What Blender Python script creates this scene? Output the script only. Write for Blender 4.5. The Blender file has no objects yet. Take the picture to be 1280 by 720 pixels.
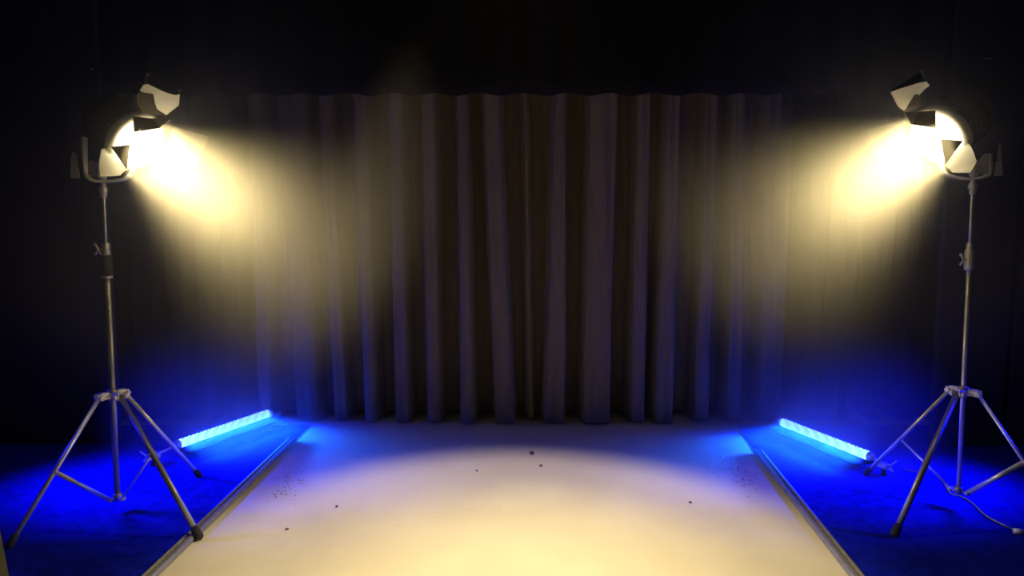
import bpy, bmesh, math, random
from mathutils import Vector, Matrix
random.seed(7)
S = bpy.context.scene
C = S.collection
PI = math.pi

# ------------------------------------------------------------------ camera
H, TH, F = 1.75, math.radians(6.0), 900.0
cd = bpy.data.cameras.new('camera')
cd.sensor_width = 36.0; cd.lens = 36.0 * F / 1280.0; cd.clip_start = 0.05
cam = bpy.data.objects.new('camera', cd); C.objects.link(cam)
cam.location = (0, 0, H); cam.rotation_euler = (PI / 2 - TH, 0, 0)
S.camera = cam

def ray(px, py):
    u, v = (px - 640) / F, (360 - py) / F
    return Vector((u, math.cos(TH) + v * math.sin(TH), -math.sin(TH) + v * math.cos(TH)))
def at(px, py, Y):                       # point of the room at depth Y on this line of sight
    r = ray(px, py); return Vector((0, 0, H)) + r * (Y / r.y)
def fl(px, py, z=0.0):                   # point of the room at height z
    r = ray(px, py); return Vector((0, 0, H)) + r * ((z - H) / r.z)

# ------------------------------------------------------------------ materials
def mat(name, col, rough=0.6, metal=0.0, noise=None, bump=0.0, bscale=60.0, spec=0.5, emit=None, estr=0.0, col2=None):
    m = bpy.data.materials.new(name); m.use_nodes = True
    nt = m.node_tree; b = nt.nodes['Principled BSDF']
    b.inputs['Base Color'].default_value = (*col, 1)
    b.inputs['Roughness'].default_value = rough
    b.inputs['Metallic'].default_value = metal
    b.inputs['Specular IOR Level'].default_value = spec
    if emit:
        b.inputs['Emission Color'].default_value = (*emit, 1)
        b.inputs['Emission Strength'].default_value = estr
    tc = nt.nodes.new('ShaderNodeTexCoord')
    if noise:
        n = nt.nodes.new('ShaderNodeTexNoise'); n.inputs['Scale'].default_value = noise
        n.inputs['Detail'].default_value = 6
        nt.links.new(tc.outputs['Object'], n.inputs['Vector'])
        r = nt.nodes.new('ShaderNodeValToRGB')
        c2 = col2 or tuple(c * 0.75 for c in col)
        r.color_ramp.elements[0].position = .35; r.color_ramp.elements[1].position = .65
        r.color_ramp.elements[0].color = (*c2, 1); r.color_ramp.elements[1].color = (*col, 1)
        nt.links.new(n.outputs['Fac'], r.inputs['Fac'])
        nt.links.new(r.outputs['Color'], b.inputs['Base Color'])
    if bump:
        n = nt.nodes.new('ShaderNodeTexNoise'); n.inputs['Scale'].default_value = bscale
        n.inputs['Detail'].default_value = 5
        nt.links.new(tc.outputs['Object'], n.inputs['Vector'])
        bp = nt.nodes.new('ShaderNodeBump'); bp.inputs['Strength'].default_value = bump
        bp.inputs['Distance'].default_value = .01
        nt.links.new(n.outputs['Fac'], bp.inputs['Height'])
        nt.links.new(bp.outputs['Normal'], b.inputs['Normal'])
    return m

M = dict(
    wall=mat('black_wall_paint', (.006, .006, .007), .9, noise=3, bump=.3),
    flat=mat('charcoal_flat_paint', (.016, .0155, .0165), .85, noise=5, bump=.3),
    seam=mat('flat_batten_wood', (.02, .018, .016), .8, noise=8),
    mat=mat('blue_lit_mat', (.008, .016, .62), .9, spec=0, noise=14, bump=1.0, bscale=120, col2=(.005, .010, .42)),  # black mat with the blue light put into its colour
    alu=mat('brushed_aluminium', (.26, .26, .28), .5, .3, noise=30, bump=.15, bscale=90),
    chrome=mat('chrome_tube', (.85, .85, .85), .32, .55, noise=9, bump=.05),
    darktube=mat('gunmetal_tube', (.38, .38, .39), .35, .6, noise=9, bump=.05),
    cast=mat('cast_metal', (.85, .84, .78), .4, .4, noise=40, bump=.3, bscale=140),
    matte=mat('matte_black_channel', (.003, .003, .003), .95, noise=20, spec=0),
    black=mat('black_powder_coat', (.012, .012, .012), .6, noise=20, bump=.2, bscale=150),
    pale=mat('pale_lit_enamel', (.9, .88, .76), .5, 0, noise=12, bump=.1, col2=(.82, .8, .66)),  # light put into the colour: pale copy for lit leaf faces
    grey=mat('grey_shaded_enamel', (.20, .19, .16), .6, 0, noise=10, bump=.1),  # shade put into the colour: darker copy for unlit leaf faces
    rubber=mat('black_rubber', (.02, .02, .02), .8, noise=30),
    board=mat('cream_foam_board', (.85, .82, .55), .7, noise=6, col2=(.8, .77, .5)),
    cord=mat('blue_grey_cord', (.35, .35, .42), .5, noise=20),
    scrap=mat('brown_scrap', (.12, .09, .07), .9, noise=30),
    lens=mat('lit_lens', (.9, .9, .8), .3, noise=10, emit=(1, .86, .58), estr=6.0),
    lens_down=mat('lit_pool_lens', (.9, .9, .8), .3, emit=(1, .86, .58), estr=1.5),
    lens_blue=mat('lit_blue_lens', (.1, .1, .9), .3, emit=(0, .01, 1), estr=2),
    tube=mat('lit_blue_tube', (.3, .6, .9), .4, noise=60, emit=(.10, .42, 1.0), estr=8.0),
)
# blue tube: rows of diodes along its length
def tube_mat():
    m = bpy.data.materials.new('lit_diode_tube'); m.use_nodes = True
    nt = m.node_tree; b = nt.nodes['Principled BSDF']
    tc = nt.nodes.new('ShaderNodeTexCoord')
    w = nt.nodes.new('ShaderNodeTexWave'); w.bands_direction = 'X'; w.inputs['Scale'].default_value = 9
    w.inputs['Distortion'].default_value = 1.5; w.inputs['Detail'].default_value = 3
    nt.links.new(tc.outputs['Object'], w.inputs['Vector'])
    r = nt.nodes.new('ShaderNodeMapRange'); r.inputs['To Min'].default_value = TUBE * .75; r.inputs['To Max'].default_value = TUBE * 1.25
    nt.links.new(w.outputs['Fac'], r.inputs['Value'])
    b.inputs['Base Color'].default_value = (.2, .4, .6, 1)
    b.inputs['Emission Color'].default_value = (.024, .062, 1.0, 1)
    nt.links.new(r.outputs['Result'], b.inputs['Emission Strength'])
    return m
TUBE = 24.0
M['tube'] = tube_mat()

def floor_mat():
    m = bpy.data.materials.new('cream_painted_floor'); m.use_nodes = True
    nt = m.node_tree; b = nt.nodes['Principled BSDF']; L = nt.links.new
    tc = nt.nodes.new('ShaderNodeTexCoord')
    n1 = nt.nodes.new('ShaderNodeTexNoise'); n1.inputs['Scale'].default_value = 1.6; n1.inputs['Detail'].default_value = 8
    L(tc.outputs['Object'], n1.inputs['Vector'])
    r1 = nt.nodes.new('ShaderNodeValToRGB')
    r1.color_ramp.elements[0].position = .3; r1.color_ramp.elements[0].color = (.58, .55, .49, 1)
    r1.color_ramp.elements[1].position = .7; r1.color_ramp.elements[1].color = (.67, .65, .59, 1)
    L(n1.outputs['Fac'], r1.inputs['Fac'])
    # scuffs and specks
    mp = nt.nodes.new('ShaderNodeMapping'); mp.inputs['Scale'].default_value = (6, 14, 1)
    L(tc.outputs['Object'], mp.inputs['Vector'])
    n2 = nt.nodes.new('ShaderNodeTexNoise'); n2.inputs['Scale'].default_value = 1.5; n2.inputs['Detail'].default_value = 9; n2.inputs['Roughness'].default_value = .7
    L(mp.outputs['Vector'], n2.inputs['Vector'])
    r2 = nt.nodes.new('ShaderNodeValToRGB')
    r2.color_ramp.elements[0].position = .66; r2.color_ramp.elements[0].color = (0, 0, 0, 1)
    r2.color_ramp.elements[1].position = .78; r2.color_ramp.elements[1].color = (1, 1, 1, 1)
    L(n2.outputs['Fac'], r2.inputs['Fac'])
    mx = nt.nodes.new('ShaderNodeMix'); mx.data_type = 'RGBA'
    L(r2.outputs['Color'], mx.inputs['Factor']); L(r1.outputs['Color'], mx.inputs['A'])
    mx.inputs['B'].default_value = (.38, .34, .28, 1)
    L(mx.outputs['Result'], b.inputs['Base Color'])
    b.inputs['Roughness'].default_value = .7; b.inputs['Specular IOR Level'].default_value = .25
    bp = nt.nodes.new('ShaderNodeBump'); bp.inputs['Strength'].default_value = .25; bp.inputs['Distance'].default_value = .01
    L(n2.outputs['Fac'], bp.inputs['Height']); L(bp.outputs['Normal'], b.inputs['Normal'])
    return m
M['floor'] = floor_mat()

def curtain_mat():
    m = bpy.data.materials.new('grey_drape_cloth'); m.use_nodes = True
    nt = m.node_tree; b = nt.nodes['Principled BSDF']; L = nt.links.new
    tc = nt.nodes.new('ShaderNodeTexCoord')
    mp = nt.nodes.new('ShaderNodeMapping'); mp.inputs['Scale'].default_value = (40, 40, 4)
    L(tc.outputs['Object'], mp.inputs['Vector'])
    n = nt.nodes.new('ShaderNodeTexNoise'); n.inputs['Scale'].default_value = 1; n.inputs['Detail'].default_value = 5
    L(mp.outputs['Vector'], n.inputs['Vector'])
    r = nt.nodes.new('ShaderNodeValToRGB')
    r.color_ramp.elements[0].color = (.13, .108, .095, 1); r.color_ramp.elements[1].color = (.185, .155, .138, 1)
    L(n.outputs['Fac'], r.inputs['Fac']); L(r.outputs['Color'], b.inputs['Base Color'])
    b.inputs['Roughness'].default_value = .95; b.inputs['Specular IOR Level'].default_value = .1
    b.inputs['Sheen Weight'].default_value = .15
    return m
M['curtain'] = curtain_mat()
M['shade_cloth'] = mat('shade_drape_cloth', (.012, .012, .014), .95, noise=40, bump=.2, bscale=200, spec=.05)  # black colour stands in for the unlit ends and top of the backdrop

# ------------------------------------------------------------------ helpers
def tag(o, label=None, cat=None, group=None, kind=None):
    if label: o['label'] = label
    if cat: o['category'] = cat
    if group: o['group'] = group
    if kind: o['kind'] = kind
    return o
def empty(name, loc, label, cat, group=None):
    o = bpy.data.objects.new(name, None); C.objects.link(o)
    o.empty_display_size = .1; o.location = loc
    return tag(o, label, cat, group)
def obj(name, bm, m, parent=None, smooth=False, bevel=0):
    """links the bmesh (world coordinates) as ONE mesh, parented without moving it"""
    me = bpy.data.meshes.new(name)
    bmesh.ops.recalc_face_normals(bm, faces=bm.faces)
    org = Vector((0, 0, 0))
    if parent is not None:
        p = parent; org = Vector((0, 0, 0))
        while p is not None: org = org + p.location; p = p.parent
    else:
        n = len(bm.verts)
        xs = [v.co.x for v in bm.verts]; ys = [v.co.y for v in bm.verts]; zs = [v.co.z for v in bm.verts]
        org = Vector(((min(xs) + max(xs)) / 2, (min(ys) + max(ys)) / 2, min(zs)))
    bmesh.ops.translate(bm, verts=bm.verts, vec=-org)
    bm.to_mesh(me); bm.free()
    if smooth:
        for p in me.polygons: p.use_smooth = True
    me.materials.append(m)
    o = bpy.data.objects.new(name, me); C.objects.link(o)
    if parent is None: o.location = org
    else: o.parent = parent
    if bevel:
        b = o.modifiers.new('bevel', 'BEVEL'); b.width = bevel; b.segments = 2
        b.limit_method = 'ANGLE'
    return o
def frame(d, up=Vector((0, 0, 1))):
    z = Vector(d).normalized(); x = up.cross(z)
    if x.length < 1e-4: x = Vector((1, 0, 0))
    x.normalize(); y = z.cross(x)
    return Matrix((x, y, z)).transposed()
def add_tube(bm, a, b, r1, r2=None, seg=14, caps=True):
    a, b = Vector(a), Vector(b); r2 = r1 if r2 is None else r2
    R = frame(b - a); rings = []
    for p, r in ((a, r1), (b, r2)):
        rings.append([bm.verts.new(p + R @ Vector((r * math.cos(2 * PI * k / seg), r * math.sin(2 * PI * k / seg), 0))) for k in range(seg)])
    for k in range(seg):
        bm.faces.new((rings[0][k], rings[0][(k + 1) % seg], rings[1][(k + 1) % seg], rings[1][k]))
    if caps: bm.faces.new(rings[0][::-1]); bm.faces.new(rings[1])
def add_path(bm, pts, r, seg=8):
    pts = [Vector(p) for p in pts]; rings = []
    for i, p in enumerate(pts):
        d = (pts[min(i + 1, len(pts) - 1)] - pts[max(i - 1, 0)])
        R = frame(d, Vector((0, 0, 1)) if abs(d.normalized().z) < .95 else Vector((0, 1, 0)))
        rings.append([bm.verts.new(p + R @ Vector((r * math.cos(2 * PI * k / seg), r * math.sin(2 * PI * k / seg), 0))) for k in range(seg)])
    for A, B in zip(rings, rings[1:]):
        for k in range(seg): bm.faces.new((A[k], A[(k + 1) % seg], B[(k + 1) % seg], B[k]))
    bm.faces.new(rings[0][::-1]); bm.faces.new(rings[-1])
def smooth_pts(pts, n=6):
    pts = [Vector(p) for p in pts]; out = []
    P = [pts[0]] + pts + [pts[-1]]
    for i in range(1, len(P) - 2):
        for k in range(n):
            t = k / n; a, b, c, d = P[i - 1], P[i], P[i + 1], P[i + 2]
            out.append(.5 * ((2 * b) + (c - a) * t + (2 * a - 5 * b + 4 * c - d) * t * t + (3 * b - a - 3 * c + d) * t ** 3))
    out.append(pts[-1]); return out
def add_lathe(bm, org, R, prof, seg=40):
    rings = []
    for r, z in prof:
        if r < 1e-5: rings.append([bm.verts.new(org + R @ Vector((0, 0, z)))])
        else: rings.append([bm.verts.new(org + R @ Vector((r * math.cos(2 * PI * k / seg), r * math.sin(2 * PI * k / seg), z))) for k in range(seg)])
    for A, B in zip(rings, rings[1:]):
        for k in range(seg):
            a, b = A[k % len(A)], A[(k + 1) % len(A)]; c, d = B[(k + 1) % len(B)], B[k % len(B)]
            vs = []
            for v in (a, b, c, d):
                if v not in vs: vs.append(v)
            if len(vs) > 2: bm.faces.new(vs)
def add_box(bm, c, s, R=None):
    R = R or Matrix.Identity(3); vs = []
    for x in (-1, 1):
        for y in (-1, 1):
            for z in (-1, 1): vs.append(bm.verts.new(Vector(c) + R @ Vector((x * s[0] / 2, y * s[1] / 2, z * s[2] / 2))))
    for f in ((0, 1, 3, 2), (4, 6, 7, 5), (0, 4, 5, 1), (2, 3, 7, 6), (0, 2, 6, 4), (1, 5, 7, 3)): bm.faces.new([vs[i] for i in f])
def add_prism(bm, pts, off):
    """solid plate: outline pts swept by the vector off"""
    a = [bm.verts.new(Vector(p)) for p in pts]; b = [bm.verts.new(Vector(p) + off) for p in pts]
    n = len(pts)
    fa = bm.faces.new(a); fb = bm.faces.new(b[::-1])
    for k in range(n): bm.faces.new((a[k], b[k], b[(k + 1) % n], a[(k + 1) % n]))
    bmesh.ops.triangulate(bm, faces=[fa, fb])
def plate(name, pts, parent, m, th=.004):
    """sheet-metal leaf through 3D points"""
    pts = [Vector(p) for p in pts]
    n = Vector((0, 0, 0))
    for i in range(len(pts)): n += pts[i].cross(pts[(i + 1) % len(pts)])
    n.normalize(); bm = bmesh.new(); add_prism(bm, pts, n * th)
    return obj(name, bm, m, parent)
NB = bmesh.new

# ------------------------------------------------------------------ room
XW, YB, YF, ZC = 4.4, 6.5, -1.2, 3.62
def slab(name, c, s, m):
    bm = NB(); add_box(bm, c, s); return tag(obj(name, bm, m), kind='structure')
slab('floor', (0, (YB + YF) / 2, -.05), (2 * XW, YB - YF, .1), M['floor'])
slab('ceiling', (0, (YB + YF) / 2, ZC + .05), (2 * XW, YB - YF, .1), M['wall'])
slab('wall_left', (-XW - .05, (YB + YF) / 2, ZC / 2), (.1, YB - YF, ZC), M['wall'])
slab('wall_right', (XW + .05, (YB + YF) / 2, ZC / 2), (.1, YB - YF, ZC), M['wall'])
slab('wall_back', (0, YB + .05, ZC / 2), (2 * XW + .2, .1, ZC), M['wall'])
slab('wall_front', (0, YF - .05, ZC / 2), (2 * XW + .2, .1, ZC), M['wall'])

# ------------------------------------------------------------------ pleated back curtain
YC = 5.92
def px2x(px, py=400): return at(px, py, YC).x
# (bottom left, bottom right, top left, top right) edges of the forward pleats, and how far they stand out
pl = [(366, 398, 352, 388, .8), (414, 434, 400, 420, .7), (454, 473, 446, 466, 1), (492, 513, 491, 509, .9), (533, 553, 528, 546, 1), (575, 594, 573, 588, 1.15),
      (619, 645, 600, 622, 1.1), (658, 668, 650, 657, .7), (679, 707, 694, 706, 1.15), (727, 763, 731, 768, 1.15), (785, 807, 790, 808, 1),
      (815, 842, 829, 845, 1.05), (868, 890, 872, 890, .8), (908, 930, 906, 926, .8), (950, 975, 944, 966, .8)]
x0 = -150.0
left = []
x = 340.0
while x > -110:
    w = random.uniform(18, 30); g = random.uniform(13, 22)
    left.append((x - w, x, x - w - random.uniform(2, 10), x - random.uniform(2, 10), random.uniform(.7, 1))); x -= w + g
x = 1000.0; right = []
while x < 1390:
    w = random.uniform(18, 30); g = random.uniform(13, 22)
    right.append((x, x + w, x + random.uniform(-6, 8), x + w + random.uniform(-6, 8), random.uniform(.7, 1))); x += w + g
pleats = left[::-1] + pl + right
def sst(a, b, x):
    t = max(0, min(1, (x - a) / (b - a))); return t * t * (3 - 2 * t)
EDGE_L, EDGE_R = px2x(322), px2x(990)
def drape(xa, xb, dy, m, label):
    NX, NZ = int((xb - xa) / .0076), 26
    bm = NB(); grid = []
    zt, zb = ZC - .01, .035
    for j in range(NZ + 1):
        t = j / NZ; z = zb + (zt - zb) * t
        row = []; edges = []
        for i, (bl, br, tl, tr, a) in enumerate(pleats):
            w = .012 * math.sin(i * 2.3 + t * 4.0) * t
            edges.append((px2x(bl + (tl - bl) * t * 1.1) + w, px2x(br + (tr - br) * t * 1.1) + w, a))
        for i in range(NX + 1):
            X = xa + (xb - xa) * i / NX
            d = 0.0
            for (l, r, a) in edges:
                s = .022
                if l - .1 < X < r + .1:
                    d = max(d, a * sst(l - s, l + s, X) * (1 - sst(r - s, r + s, X)))
            Y = YC + .17 - .25 * d + .010 * math.sin(X * 23 + t * 2) + .006 * math.sin(X * 61 + 1.3 * t * 5) + dy
            zz = zb - .018 * d + .006 * math.sin(X * 9) if j == 0 else z
            row.append(bm.verts.new((X, Y, zz)))
        grid.append(row)
    for j in range(NZ):
        for i in range(NX):
            bm.faces.new((grid[j][i], grid[j][i + 1], grid[j + 1][i + 1], grid[j + 1][i]))
    o = obj('stage_curtain', bm, m, smooth=True)
    sm = o.modifiers.new('thickness', 'SOLIDIFY'); sm.thickness = .004
    return tag(o, label, 'curtain')
drape(EDGE_L, EDGE_R, 0, M['curtain'], 'wide grey pleated backdrop curtain hanging to the floor across the middle')
drape(-XW + .05, EDGE_L - .03, .02, M['shade_cloth'], 'black curtain, its cloth colour standing in for shade, behind the left light stand and batten')
drape(EDGE_R + .03, XW - .05, .02, M['shade_cloth'], 'black curtain, its cloth colour standing in for shade, behind the right light stand and batten')

# added black border drape, stands in for the dark above the backdrop
bm = NB(); g = []
zb0 = at(640, 118, 5.55).z
for j in range(9):
    row = []
    for i in range(421):
        X = -XW + .05 + (2 * XW - .1) * i / 420
        row.append(bm.verts.new((X, 5.55 + .03 * math.sin(X * 19 + .6 * math.sin(X * 5)) , (zb0 if j else zb0 + .015 * math.sin(X * 19)) + (ZC - .01 - zb0) * j / 8)))
    g.append(row)
for j in range(8):
    for i in range(420): bm.faces.new((g[j][i], g[j][i + 1], g[j + 1][i + 1], g[j + 1][i]))
o = obj('shade_border', bm, M['shade_cloth'], smooth=True); sm = o.modifiers.new('thickness', 'SOLIDIFY'); sm.thickness = .004
tag(o, 'added black border curtain standing in for the shade across the top of the picture', 'curtain')

# ------------------------------------------------------------------ charcoal scenery flats at the sides
def stage_flat(x0, x1, Y, h, label, hook=None, lean=0):
    root = empty('stage_flat', ((x0 + x1) / 2, Y, 0), label, 'stage flat')
    b = NB(); add_box(b, ((x0 + x1) / 2, Y, h / 2), (x1 - x0, .02, h)); obj('panel', b, M['flat'], root)
    b = NB()
    for xx in (x0 + .03, x1 - .03): add_box(b, (xx, Y + .03, h / 2), (.06, .04, h - .002))
    for zz in (.04, h / 2, h - .04): add_box(b, ((x0 + x1) / 2, Y + .03, zz), (x1 - x0 - .12, .04, .07))
    obj('batten_frame', b, M['seam'], root)
    if hook:
        p = at(hook[0], hook[1], Y)
        b = NB(); add_path(b, smooth_pts([p + Vector((-.015, -.008, .008)), p + Vector((0, -.03, .006)), p + Vector((.012, -.035, -.004)), p + Vector((.018, -.022, .004))], 4), .004)
        obj('hook', b, M['cast'], root)
    return root
stage_flat(-4.3, at(140, 400, 5.3).x, 5.3, 3.3, 'tall charcoal flat standing behind the left light stand', (116, 87))
stage_flat(at(1174, 400, 5.25).x, at(1261, 400, 5.25).x, 5.25, 3.3, 'narrow charcoal flat directly behind the right light stand, left of the thin dark gap', (1233, 75))
stage_flat(at(1269, 400, 5.25).x, 4.35, 5.25, 3.3, 'charcoal flat at the right frame edge, right of the thin dark gap')

# ------------------------------------------------------------------ side mats and metal floor bars
LA, LB = fl(366, 551), fl(188, 722); RA, RB = fl(947, 566), fl(1072, 724)
def extend(A, B, yend):
    t = (yend - A.y) / (B.y - A.y); return A + (B - A) * t
def mat_thing(A, B, side, label):
    yb = 5.78; n = 30; b = NB()
    P0, P1 = extend(A, B, yb), extend(A, B, .3)
    xo = side * (XW - .05)
    pts = [P0, P1, Vector((xo, .3, 0)), Vector((xo, yb, 0))]
    add_prism(b, pts, Vector((0, 0, .008)))
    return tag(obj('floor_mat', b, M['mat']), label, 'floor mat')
mat_thing(LA, LB, -1, 'black textured mat, blue light in its colour, covering the floor under the left light stand')
mat_thing(RA, RB, 1, 'black textured mat, blue light in its colour, covering the floor under the right light stand')
def bar(A, B, side, label):
    P1 = extend(A, B, 1.2); d = (P1 - A); L = d.length; R = frame(Vector((0, 0, 1)), d.normalized().cross(Vector((0, 0, 1))))
    # local: x across, y along
    ax = d.normalized(); cx = ax.cross(Vector((0, 0, 1))) * (1 if side < 0 else -1)
    prof = [(-.034, .008), (.034, .008), (.034, .020), (.022, .026), (.013, .014), (-.004, .014), (-.010, .030), (-.027, .030), (-.034, .02)]
    # outer flange sits on the mat, inner lip drops to the cream floor
    b = NB(); a0 = []; a1 = []
    for (u, z) in prof:
        a0.append(b.verts.new(A + cx * u + Vector((0, 0, z + .0005)))); a1.append(b.verts.new(P1 + cx * u + Vector((0, 0, z + .0005))))
    n = len(prof)
    for k in range(n): b.faces.new((a0[k], a0[(k + 1) % n], a1[(k + 1) % n], a1[k]))
    b.faces.new(a0); b.faces.new(a1[::-1])
    return tag(obj('floor_bar', b, M['alu']), label, 'metal bar')
bar(LA, LB, -1, 'grooved aluminium bar lying along the edge of the left mat')
bar(RA, RB, 1, 'grooved aluminium bar lying along the edge of the right mat')

# ------------------------------------------------------------------ light stands
def light_stand(base, top_px, base_px, hub_y, thin_px, clamp_px, feet, braces, label, big):
    B = fl(*base); Y = B.y
    root = empty('light_stand', B, label, 'light stand')
    top = at(*top_px, Y); bot = at(*base_px, Y)
    def on(py):                                   # point of the pole seen at this height
        t = (py - top_px[1]) / (base_px[1] - top_px[1]); return at(top_px[0] + (base_px[0] - top_px[0]) * t, py, Y)
    r_lo = .0165 if big else .0125
    b = NB(); add_tube(b, top, on(clamp_px), .0085); obj('upper_pole', b, M['chrome'], root, True)
    b = NB(); add_tube(b, on(clamp_px + 8), bot, r_lo, seg=20); obj('lower_pole', b, M['chrome'] if not big else M['darktube'], root, True)
    ax = (top - bot).normalized(); R = frame(ax, Vector((0, 1, 0)))
    def ring(py, prof, name, m):
        b = NB(); add_lathe(b, on(py), R, prof, 24); return obj(name, b, m, root, True)
    ring(top_px[1] + 8, [(0, -.035), (.012, -.035), (.018, -.028), (.018, -.006), (.024, 0), (.024, .022), (.016, .03), (.013, .05), (0, .05)], 'top_coupler', M['cast'])
    if big:
        ring(clamp_px + 24, [(0, -.055), (.03, -.055), (.032, -.045), (.03, .05), (.02, .056), (0, .056)], 'rubber_sleeve', M['rubber'])
        ring(clamp_px + 38, [(0, -.008), (.027, -.008), (.027, .008), (0, .008)], 'sleeve_ring', M['cast'])
        cl = ring(clamp_px + 4, [(0, -.03), (.02, -.03), (.022, -.01), (.017, 0), (.022, .01), (.022, .03), (.012, .04), (0, .04)], 'clamp', M['cast'])
    else:
        cl = ring(clamp_px + 16, [(0, -.075), (.024, -.075), (.026, -.05), (.026, .03), (.02, .045), (.016, .05), (.018, .07), (.010, .085), (0, .085)], 'clamp', M['cast'])
    k = on(clamp_px + (4 if big else 20)); b = NB()
    h = k + Vector((-.045, -.01, .0))
    add_tube(b, k, h, .006); add_tube(b, h + Vector((-.012, 0, -.028)), h + Vector((.008, 0, .002)), .007, .006)
    add_tube(b, h + Vector((.008, 0, .002)), h + Vector((-.014, 0, .036)), .006, .008)
    if big: add_tube(b, h + Vector((.008, 0, -.002)), h + Vector((.02, 0, -.03)), .005, .005)
    obj('clamp_handle', b, M['cast'], cl, True)
    # hub with leg brackets
    hub = on(hub_y)
    hb = ring(hub_y, [(0, -.03), (.028, -.03), (.03, -.015), (.022, -.01), (.022, .012), (.03, .016), (.03, .03), (.02, .036), (0, .036)], 'hub', M['darktube'])
    col = bot
    lc = ring(base_px[1] - 6, [(0, -.02), (.022, -.02), (.026, -.01), (.026, .012), (.02, .02), (0, .02)], 'lower_collar', M['darktube'])
    legs = []
    for fx, fy, lr, m in feet:
        ft = fl(fx, fy, .02)
        d = Vector((ft.x - hub.x, ft.y - hub.y, 0)).normalized()
        tp = hub + d * .075
        b = NB(); add_tube(b, tp, ft, lr, seg=16); lg = obj('leg', b, M[m], root, True)
        ld = (ft - tp).normalized()
        b = NB(); e = ft - ld * .05
        Rl = frame(ld, Vector((0, 1, 0)))
        add_lathe(b, ft, Rl, [(0, -.06), (lr + .004, -.06), (lr + .006, -.03), (lr + .008, .0), (lr + .002, .012), (0, .014)], 16)
        obj('rubber_foot', b, M['rubber'] if m != 'cast' else M['cast'], lg, True)
        # bracket
        sd = Vector((-d.y, d.x, 0)); b = NB()
        Rb = Matrix((d, sd, Vector((0, 0, 1)))).transposed()
        for s in (-1, 1):
            add_box(b, hub + d * .05 + sd * s * (lr + .006) + Vector((0, 0, .002)), (.085, .005, .034), Rb)
        add_tube(b, tp - sd * .034 , tp + sd * .034, .009)
        add_tube(b, tp + sd * .026, tp + sd * .040, .014); add_tube(b, tp - sd * .026, tp - sd * .040, .014)
        add_box(b, hub + d * .045 + Vector((0, 0, .02)), (.06, .03, .008), Rb)
        obj('leg_bracket', b, M['cast'], root, bevel=.002)
        legs.append((tp, ft, d, sd))
    for li, t, br in braces:
        tp, ft, d, sd = legs[li]; q = tp + (ft - tp) * t
        c = col + d * .045 + Vector((0, 0, .02))
        b = NB(); add_tube(b, c, q, br); add_tube(b, q - sd * .022, q + sd * .022, .007)
        add_tube(b, c - sd * .018, c + sd * .018, .012); obj('brace', b, M['chrome'], root, True)
        b = NB(); add_box(b, col + d * .03 + Vector((0, 0, .018)), (.05, .022, .012), Matrix((d, sd, Vector((0, 0, 1)))).transposed())
        obj('brace_lug', b, M['cast'], root, bevel=.002)
    return root, Y, top
sL, YL, topL = light_stand((148, 640), (129, 232), (147, 626), 494, None, 308,
    [(12, 682, .0125, 'chrome'), (249, 671, .0165, 'darktube'), (249, 594, .0125, 'chrome')],
    [(0, .52, .012), (1, .42, .006)], 'left silver tripod light stand with thick dark-sleeved pole', True)
sR, YR, topR = light_stand((1197, 636), (1216, 228), (1198, 618), 490, None, 305,
    [(1118, 668, .0165, 'darktube'), (1082, 592, .0115, 'chrome'), (1342, 668, .010, 'chrome')],
    [(1, .56, .007), (2, .50, .015)], 'right silver tripod light stand with slim pole and dark front leg', False)

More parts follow.
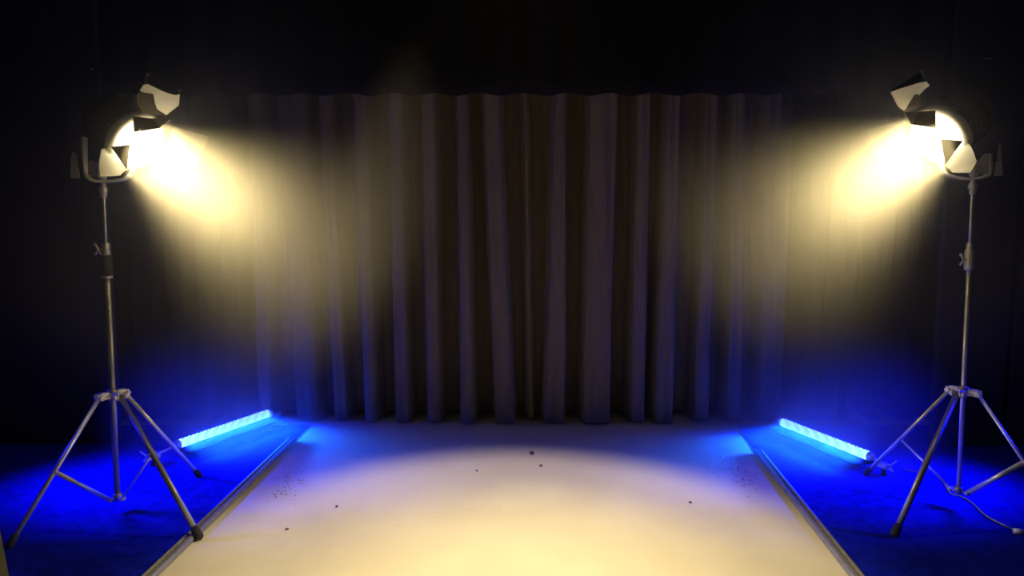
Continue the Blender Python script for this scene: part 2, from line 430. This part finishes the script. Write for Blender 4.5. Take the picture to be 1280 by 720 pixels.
# ------------------------------------------------------------------ spotlights
def spotlight(Y, base, lens_px, aim, pv_px, polys, yoke_px, rods, label, side):
    base = base + Vector((0, 0, .016))
    root = empty('spotlight', base, label, 'spotlight')
    cen = at(*lens_px, Y)
    d = (Vector(aim) - cen).normalized(); HEADS.append(tuple(cen + d * .5 + Vector((0, 0, .15)))); R = frame(d)
    b = NB(); add_lathe(b, cen, R, [(.150, .0), (.148, -.03), (.146, -.05), (.140, -.07), (.138, -.22), (.125, -.28), (.09, -.33), (.04, -.345), (0, -.348)], 44)
    hs = obj('housing', b, M['matte'], root, True)
    b = NB()
    for k in range(5): add_lathe(b, cen, R, [(.139, -.10 - .028 * k), (.147, -.10 - .028 * k), (.147, -.106 - .028 * k), (.139, -.106 - .028 * k)], 44)
    obj('cooling_fin', b, M['matte'], hs, True)
    b = NB(); add_lathe(b, cen, R, [(.150, -.03), (.172, -.03), (.176, -.02), (.176, .012), (.168, .018), (.150, .016), (.150, -.03)], 48)
    obj('front_ring', b, M['pale'], root, True)
    prof = [(.149, -.005)]
    for k in range(9):
        r = .148 - .0145 * k; prof += [(r, .09 * (1 - (r / .148) ** 2) ** .8), (r - .012, .004 + .09 * (1 - (max(r - .012, 0) / .148) ** 2) ** .8)]
    prof.append((0, .095))
    b = NB(); add_lathe(b, cen, R, prof, 48); ln = obj('lens', b, M['lens'], root, False)
    for name, m, pts in polys:
        plate(name, [at(p[0], p[1], Y - p[2]) for p in pts], root, M[m])
    for a, c, r in rods:
        b = NB(); add_tube(b, at(a[0], a[1], Y - a[2]), at(c[0], c[1], Y - c[2]), r)
        add_tube(b, at(a[0], a[1], Y - a[2]) + Vector((-.008, 0, 0)), at(a[0], a[1], Y - a[2]) + Vector((.008, 0, .002)), r * 1.5)
        obj('door_pin', b, M['cast'], root, True)
    # yoke: strap under the head, arms up to the tilt pivot on each side
    pts = smooth_pts([at(p[0], p[1], Y - p[2]) for p in yoke_px], 5)
    b = NB(); wd = Vector((-d.y * 0 + 0, 1, 0)); wd = Vector((0, -.022, 0)); tn = .006
    up = []
    for i, p in enumerate(pts):
        t = (pts[min(i + 1, len(pts) - 1)] - pts[max(i - 1, 0)]).normalized(); n = t.cross(Vector((0, 1, 0))).normalized() * tn
        up.append([b.verts.new(p + wd + n), b.verts.new(p - wd + n), b.verts.new(p - wd - n), b.verts.new(p + wd - n)])
    for A, B in zip(up, up[1:]):
        for k in range(4): b.faces.new((A[k], A[(k + 1) % 4], B[(k + 1) % 4], B[k]))
    b.faces.new(up[0]); b.faces.new(up[-1][::-1])
    obj('yoke', b, M['pale'], root, bevel=.002)
    # tilt knob on the outer arm
    p = at(*pv_px, Y); b = NB(); add_tube(b, p + Vector((0, -.01, 0)), p + Vector((-side * -.0, -.05, 0)), .014, .018)
    obj('tilt_knob', b, M['black'], root, True)
    b = NB(); add_tube(b, base, base + Vector((0, 0, .05)), .013); add_tube(b, base + Vector((0, 0, .018)), base + Vector((0, 0, .034)), .022)
    obj('spigot', b, M['cast'], root, True)
    # added black leaf on the upstage side keeps the beam off the curtain
    sv = Vector((-d.y, d.x, 0)).normalized()
    if sv.y < 0: sv = -sv
    uv = sv.cross(d).normalized()
    h0 = cen + sv * .185 + d * .02; h1 = cen + sv * .215 + d * .25
    plate('barn_door', [h0 - uv * .13, h0 + uv * .13, h1 + uv * .19, h1 - uv * .19], root, M['black'])
    # the lamp itself
    ld = bpy.data.lights.new('lamp_beam', 'AREA'); ld.shape = 'DISK'; ld.size = .36
    ld.energy = SPOT; ld.color = (1, .77, .33); ld.spread = math.radians(SPREAD)
    lo = bpy.data.objects.new('lamp_beam', ld); C.objects.link(lo)
    lo.parent = root; lo.matrix_world = Matrix.Translation(cen + d * .11) @ frame(-d).to_4x4()
    lo.matrix_parent_inverse = Matrix.Identity(4)
    lo.location = cen + d * .11 - root.location; lo.rotation_euler = frame(-d).to_euler()
    return root
SPOT, SPREAD = 28.0, 62
HEADS = []
POOL, WASH = 365.0, 800.0
polyL = [
    ('barn_door', 'pale', [(174.6, 113, 0.286), (179.4, 106, 0.333), (184.3, 105, 0.340), (200.8, 113, 0.286), (214.4, 118, 0.252), (220, 119, 0.245), (224.6, 117.6, 0.255), (223.7, 131.6, 0.160), (208, 144, 0.077), (196.4, 136.5, 0.127), (193.5, 128, 0.185), (191.6, 117.6, 0.255), (179.4, 116, 0.266)]),
    ('barn_door', 'grey', [(174, 115, .27), (171, 121, .26), (172.6, 130.7, .23), (178.5, 139.4, .2), (204.7, 144.8, .17), (196.4, 136.5, .2), (193.5, 128, .23), (191.6, 117.6, .26)]),
    ('corner_leaf', 'grey', [(166, 145, .17), (191, 148, .19), (200.5, 160, .2), (167.5, 165, .17)]),
    ('corner_leaf', 'pale', [(190, 148, .18), (204, 146, .2), (212, 150, .22), (199.5, 159, .2)]),
    ('corner_leaf', 'grey', [(138.5, 183.5, .17), (162, 181, .17), (158, 211.5, .17)]),
    ('barn_door', 'pale', [(127, 186, .20), (140, 183.5, .05), (159, 211, .06), (150, 219.5, .17), (125, 220.5, .33), (124, 202, .28)]),
    ('barn_door', 'pale', [(110, 201, .1), (115, 200, .1), (119, 203, .1), (123, 202, .1), (123, 221, .12), (110, 219, .12)]),
    ('rear_flap', 'pale', [(90.5, 190, .0), (94, 193, .0), (97.5, 207, .0), (100, 223, .0), (88.5, 222.5, .0), (88.5, 200, .0)]),
]
yokeL = [(105.5, 171, .06), (105.8, 190, .06), (107, 212, .07), (112, 223, .08), (127, 227, .06), (150, 225, .04), (162, 220, .02), (167, 210, -.03), (168, 195, -.08)]
spotlight(YL - .02, topL + Vector((0, 0, .0)), (171, 177), (1.25, 2.85, 0), (106, 178), polyL, yokeL,
    [((184, 93.5, .31), (181, 104.5, .31), .004), ((224.8, 113, .29), (224.6, 120, .29), .0025)],
    'left studio spotlight with open barn doors glowing on its stand', -1)
polyR = [
    ('barn_door', 'pale', [(1113, 115, 0.272), (1147, 104, 0.347), (1157.6, 101.7, 0.362), (1162.4, 107, 0.326), (1156, 111.7, 0.295), (1145.8, 109.6, 0.309), (1144.4, 115, 0.272), (1130, 139, 0.110), (1122, 133, 0.151)]),
    ('barn_door', 'black', [(1114, 112, .28), (1150, 91, .30), (1156, 101, .30), (1147, 103.5, .30), (1113, 114.8, .28)]),
    ('barn_door', 'grey', [(1146, 115, .26), (1149, 120, .25), (1150, 132, .22), (1143, 137, .19), (1132, 140, .18), (1134, 134, .22)]),
    ('corner_leaf', 'grey', [(1148, 139.5, .17), (1169.5, 138, .17), (1170, 160, .17), (1140.5, 155.5, .19)]),
    ('corner_leaf', 'pale', [(1131, 140.5, .2), (1149, 139, .18), (1139.5, 156, .2)]),
    ('corner_leaf', 'grey', [(1176.6, 174, .17), (1204, 176, .17), (1182, 205.5, .17)]),
    ('barn_door', 'pale', [(1202, 176, .06), (1209, 176, .13), (1215, 186, .2), (1221, 202, .29), (1213, 216, .31), (1190, 215.5, .15), (1181, 204.5, .05)]),
    ('barn_door', 'pale', [(1222, 202, .1), (1231, 191.5, .1), (1236, 192, .1), (1236, 218, .12), (1216, 217, .12)]),
    ('rear_flap', 'pale', [(1249.5, 178, 0), (1251.5, 180, 0), (1253.5, 219, 0), (1242.5, 220.5, 0), (1246, 200, 0)]),
]
yokeR = [(1236, 192, .05), (1236.3, 205, .06), (1236, 217, .07), (1228, 221.5, .08), (1210, 223.5, .06), (1192, 221, .04), (1180, 216, .02), (1176, 206, -.03), (1175, 192, -.08)]
spotlight(YR - .02, topR + Vector((0, 0, .0)), (1174, 170), (-1.25, 2.85, 0), (1236, 200), polyR, yokeR,
    [((1152, 89.5, .3), (1155, 99, .3), .004)],
    'right studio spotlight with open barn doors glowing on its stand', 1)

# added lamps out of view: a warm pool on the cream floor, a blue wash on each side mat
def can(name, oc, aim, label, lens, power, col, size, blend):
    oc, aim = Vector(oc), Vector(aim); d = (aim - oc).normalized(); R = frame(-d)
    root = empty(name, oc, label, 'spotlight')
    b = NB(); add_lathe(b, oc, R, [(.10, 0), (.115, 0), (.115, .02), (.10, .03), (.095, .14), (.05, .16), (0, .16)], 32); obj('housing', b, M['black'], root, True)
    b = NB(); q = oc - d * .1; add_tube(b, q, Vector((q.x, q.y, ZC)) if abs(oc.x) < 1 else Vector((math.copysign(XW, q.x), q.y, q.z)), .015); obj('hanger', b, M['black'], root, True)
    b = NB(); add_lathe(b, oc, R, [(.098, .02), (.06, .012), (0, .008)], 32); obj('lens', b, M[lens], root, True)
    ld = bpy.data.lights.new('fill_light', 'SPOT'); ld.energy = power; ld.color = col
    ld.spot_size = math.radians(size); ld.spot_blend = blend; ld.shadow_soft_size = .05 if blend < 1 else .25
    lo = bpy.data.objects.new('fill_light', ld); C.objects.link(lo); lo.parent = root
    lo.location = d * .06; lo.rotation_euler = R.to_euler()
can('added_ceiling_spotlight', (0, 3.3, 3.42), (0, 3.301, 0), 'added black can spotlight, unseen on the ceiling, pointing straight down at the cream floor', 'lens_down', POOL, (1, .77, .43), 63, .4)
can('added_wall_spotlight', (-4.15, 4.3, 1.5), (-2.2, 4.55, 0), 'added black can spotlight, unseen on the left wall, throwing blue over the left mat', 'lens_blue', WASH, (0, .003, 1), 44, 1)
can('added_wall_spotlight', (4.15, 4.3, 1.5), (2.3, 4.55, 0), 'added black can spotlight, unseen on the right wall, throwing blue over the right mat', 'lens_blue', WASH, (0, .003, 1), 44, 1)

# ------------------------------------------------------------------ blue light battens on the floor
CYAN, BLUE = 14.0, 130.0
BAT = []
def batten(a, b, ea, eb, side, label):
    zt = .10
    A, B = fl(*a, zt), fl(*b, zt); ax = (B - A).normalized()
    fr = ax.cross(Vector((0, 0, 1))); 
    if fr.y > 0: fr = -fr                              # towards the middle of the stage and the camera
    root = empty('light_batten', Vector(((A.x + B.x) / 2, (A.y + B.y) / 2, .008)), label, 'light')
    BAT.append(tuple((A + B) / 2 + fr * .1 + Vector((0, 0, .15))))
    EA, EB = fl(*ea, zt), fl(*eb, zt)
    la = -abs((EA - A).dot(ax)); lb = (B - A).length + abs((EB - B).dot(ax)); L = (B - A).length
    Z = Vector((0, 0, 1))
    def P(t, f, z): return A + ax * t + fr * f + Z * z
    # channel behind and below the tube (open to the front and the top)
    prof = [(-.040, .006), (-.046, .004), (-.046, -.050), (.13, -.050), (.133, -.042), (-.036, -.042), (-.040, -.036)]
    m = NB(); a0 = [m.verts.new(P(-.03, u, z)) for u, z in prof]; a1 = [m.verts.new(P(L + .03, u, z)) for u, z in prof]
    n = len(prof)
    for k in range(n): m.faces.new((a0[k], a0[(k + 1) % n], a1[(k + 1) % n], a1[k]))
    m.faces.new(a0); m.faces.new(a1[::-1]); obj('channel', m, M['matte'], root)
    m = NB(); add_tube(m, A, B, .032, seg=20); tb = obj('tube', m, M['tube'], root, True)
    # diode carrier strips on the tube
    m = NB()
    for k in range(int(L / .035)):
        add_box(m, P(.02 + k * .035, .0, .033), (.012, .012, .004), Matrix((ax, fr, Z)).transposed())
    obj('diode_clip', m, M['cast'], tb)
    for t0, t1 in ((-.02, -.06), (L + .02, L + .06)):
        m = NB(); add_tube(m, P(t0 * 1.0, 0, 0), P(t1, 0, 0), .034, .022, seg=16); obj('end_cap', m, M['cast'], root, True)
    # hanging arms / connector boxes at both ends
    for t0, t1 in ((-.06, la), (L + .06, lb)):
        m = NB(); add_tube(m, P(t0, 0, -.005), P(t1, 0, -.03), .009)
        s = 1 if t1 > t0 else -1
        add_box(m, P(t1 - s * .05, 0, -.025), (.09, .05, .03), Matrix((ax, fr, Z)).transposed())
        add_tube(m, P(t1 - s * .02, -.02, -.02), P(t1 + s * .03, -.02, .03), .006)
        add_tube(m, P(t1 - s * .02, .02, -.02), P(t1 + s * .04, .02, -.03), .007)
        obj('end_bracket', m, M['cast'], root, bevel=.002)
        m = NB(); q = P(t1 - s * .05, 0, -.04); add_tube(m, q, Vector((q.x, q.y, .008)), .01, .02); obj('foot', m, M['rubber'], root, True)
    for t in (.1, L - .1):
        m = NB(); q = P(t, .0, -.045); add_box(m, Vector((q.x, q.y, (q.z + .008) / 2)), (.04, .07, q.z - .009), Matrix((ax, fr, Z)).transposed()); obj('foot', m, M['rubber'], root)
    for nm, en, colr, spr, dz in (('cyan_diodes', CYAN, (.02, .42, 1.0), 66, -.45), ('blue_diodes', BLUE, (.0, .003, 1.0), 105, -.75)):
        al = bpy.data.lights.new(nm, 'AREA'); al.shape = 'RECTANGLE'; al.size = L; al.size_y = .03
        al.energy = en; al.color = colr; al.spread = math.radians(spr)
        ao = bpy.data.objects.new(nm, al); C.objects.link(ao); ao.parent = root
        dd = ((fr * .35 + Vector((0, -.8, 0)) if nm[0] == 'c' else fr * .15 + Vector((0, -1, 0))) + Z * dz).normalized()
        ao.location = P(L / 2, .038, -.005) - root.location
        ao.rotation_euler = Matrix((ax, (-dd).cross(ax), -dd)).transposed().to_euler()
    return root, P, la, lb, L
bL, PL, laL, lbL, LL = batten((226, 554), (334, 517), (184, 569), (352, 522), -1, 'left glowing blue light batten on the mat behind the left stand')
bR, PR, laR, lbR, LR = batten((979, 528), (1084, 569), (962, 525), (1116, 580), 1, 'right glowing blue light batten on the mat behind the right stand')

def cord(pts, r, label, m='cord'):
    b = NB(); add_path(b, smooth_pts(pts, 7), r, 8)
    return tag(obj('power_cord', b, M[m], smooth=True), label, 'cord')
z = .008 + .006
cord([fl(361, 530, z), fl(352, 535, z), fl(332, 538, z), fl(318, 545, z), fl(306, 551, z)], .005,
     'short power cord looping on the mat from the right end of the left blue batten')
cord([fl(1131, 587, z), fl(1150, 590, z), fl(1166, 588, z), fl(1178, 600, z), fl(1188, 616, z), fl(1203, 621, z), fl(1216, 629, z), fl(1232, 644, z), fl(1252, 655, z), fl(1269, 663, z)], .005,
     'blue-lit power cord trailing over the mat beneath the right light stand')
root = empty('plug', fl(1272, 664, .008), 'small metal connector at the end of the cord on the right mat', 'connector')
q = fl(1272, 664, .024); b = NB(); add_tube(b, q + Vector((-.02, .005, 0)), q + Vector((.035, -.01, 0)), .015); obj('shell', b, M['cast'], root, True)
b = NB(); add_tube(b, q + Vector((.035, -.01, 0)), q + Vector((.06, -.018, 0)), .009); obj('collar', b, M['rubber'], root, True)

# ------------------------------------------------------------------ cream board at the lower left edge
z0 = .0085
p0 = fl(13.5, 731, z0); yb = p0.y
e1 = at(-1.5, 655, yb + .17)
lx = Vector((-.45, 0, 0))
root = empty('foam_board', Vector((p0.x - .22, yb, z0)), 'cream slanted foam wedge at the bottom left corner beside the stand foot', 'board')
b = NB()
vs_ = [b.verts.new(p) for p in (p0, e1, Vector((e1.x, e1.y, z0)), p0 + lx, e1 + lx, Vector((e1.x, e1.y, z0)) + lx)]
for f in ((0, 1, 2), (3, 5, 4), (0, 3, 4, 1), (1, 4, 5, 2), (0, 2, 5, 3)): b.faces.new([vs_[k] for k in f])
obj('face_panel', b, M['board'], root)

# ------------------------------------------------------------------ litter on the floor
def scrap(px, py, s, label):
    c = fl(px, py, 0); b = NB()
    bmesh.ops.create_icosphere(b, subdivisions=2, radius=s)
    for v in b.verts:
        v.co *= random.uniform(.45, 1.25); v.co.z *= .55
    zmin = min(v.co.z for v in b.verts)
    for v in b.verts: v.co += c + Vector((0, 0, -zmin + .0005))
    return tag(obj('paper_scrap', b, M['scrap']), label, 'scrap')
scrap(665, 568, .020, 'dark crumpled scrap on the cream floor below the middle of the curtain')
scrap(676, 583, .011, 'tiny dark crumb just in front of the crumpled scrap on the floor')
scrap(596, 589, .008, 'tiny dark crumb on the cream floor left of the crumpled scrap')
scrap(421, 634, .010, 'dark speck on the cream floor toward the left mat')
scrap(359, 662, .009, 'dark speck on the cream floor nearest the left metal bar')
scrap(863, 629, .010, 'dark speck on the cream floor toward the right mat')
b = NB()
for (cx, cy, sx, sy, n) in ((362, 600, 16, 20, 60), (352, 617, 14, 5, 14), (928, 598, 18, 16, 60), (915, 580, 20, 10, 20)):
    for k in range(n):
        q = fl(random.gauss(cx, sx * .6), random.gauss(cy, sy * .6), 0); r = random.uniform(.0015, .004)
        t = bmesh.ops.create_icosphere(b, subdivisions=1, radius=r)['verts']
        for v in t: v.co = v.co * random.uniform(.7, 1.2) + q + Vector((0, 0, r * .7))
tag(obj('grit', b, M['scrap']), 'dark grit scattered beside the metal bars', 'grit', kind='stuff')

# ------------------------------------------------------------------ haze and render look
HAZE, PLUME, CORE, LOW = .0004, .36, 1.1, 1.15
w = bpy.data.worlds.new('world'); S.world = w; w.use_nodes = True
nt = w.node_tree; nt.nodes.clear()
out = nt.nodes.new('ShaderNodeOutputWorld'); bg = nt.nodes.new('ShaderNodeBackground')
bg.inputs['Color'].default_value = (0, 0, 0, 1); bg.inputs['Strength'].default_value = 0
vs = nt.nodes.new('ShaderNodeVolumeScatter'); vs.inputs['Anisotropy'].default_value = 0.0
geo = nt.nodes.new('ShaderNodeNewGeometry')
def mth(op, a, b=None):
    n = nt.nodes.new('ShaderNodeMath'); n.operation = op
    for k, v in enumerate((a, b)):
        if v is None: continue
        if isinstance(v, (int, float)): n.inputs[k].default_value = v
        else: nt.links.new(v, n.inputs[k])
    return n.outputs[0]
total = HAZE
for c, r0, r1, dens in [(h, .4, 1.42, PLUME) for h in HEADS] + [(h, .05, .75, CORE) for h in HEADS] + [(h, .1, 1.0, LOW) for h in BAT]:   # haze shaped around the lamp heads and floor lights to fade the beams
    d = nt.nodes.new('ShaderNodeVectorMath'); d.operation = 'DISTANCE'
    nt.links.new(geo.outputs['Position'], d.inputs[0]); d.inputs[1].default_value = c
    mr = nt.nodes.new('ShaderNodeMapRange'); mr.interpolation_type = 'SMOOTHSTEP'
    mr.inputs['From Min'].default_value = r0; mr.inputs['From Max'].default_value = r1
    mr.inputs['To Min'].default_value = dens; mr.inputs['To Max'].default_value = 0
    nt.links.new(d.outputs['Value'], mr.inputs['Value'])
    total = mth('ADD', mr.outputs['Result'], total)
nt.links.new(total, vs.inputs['Density'])
nt.links.new(bg.outputs[0], out.inputs['Surface']); nt.links.new(vs.outputs[0], out.inputs['Volume'])

S.view_settings.view_transform = 'Standard'; S.view_settings.look = 'None'
S.view_settings.exposure = 0.0; S.view_settings.gamma = 1.0; S.view_settings.use_curve_mapping = False
S.cycles.use_denoising = True
S.cycles.volume_step_rate = 3.0; S.cycles.volume_max_steps = 64
S.cycles.max_bounces = 6; S.cycles.volume_bounces = 0
S.cycles.sample_clamp_indirect = 6.0
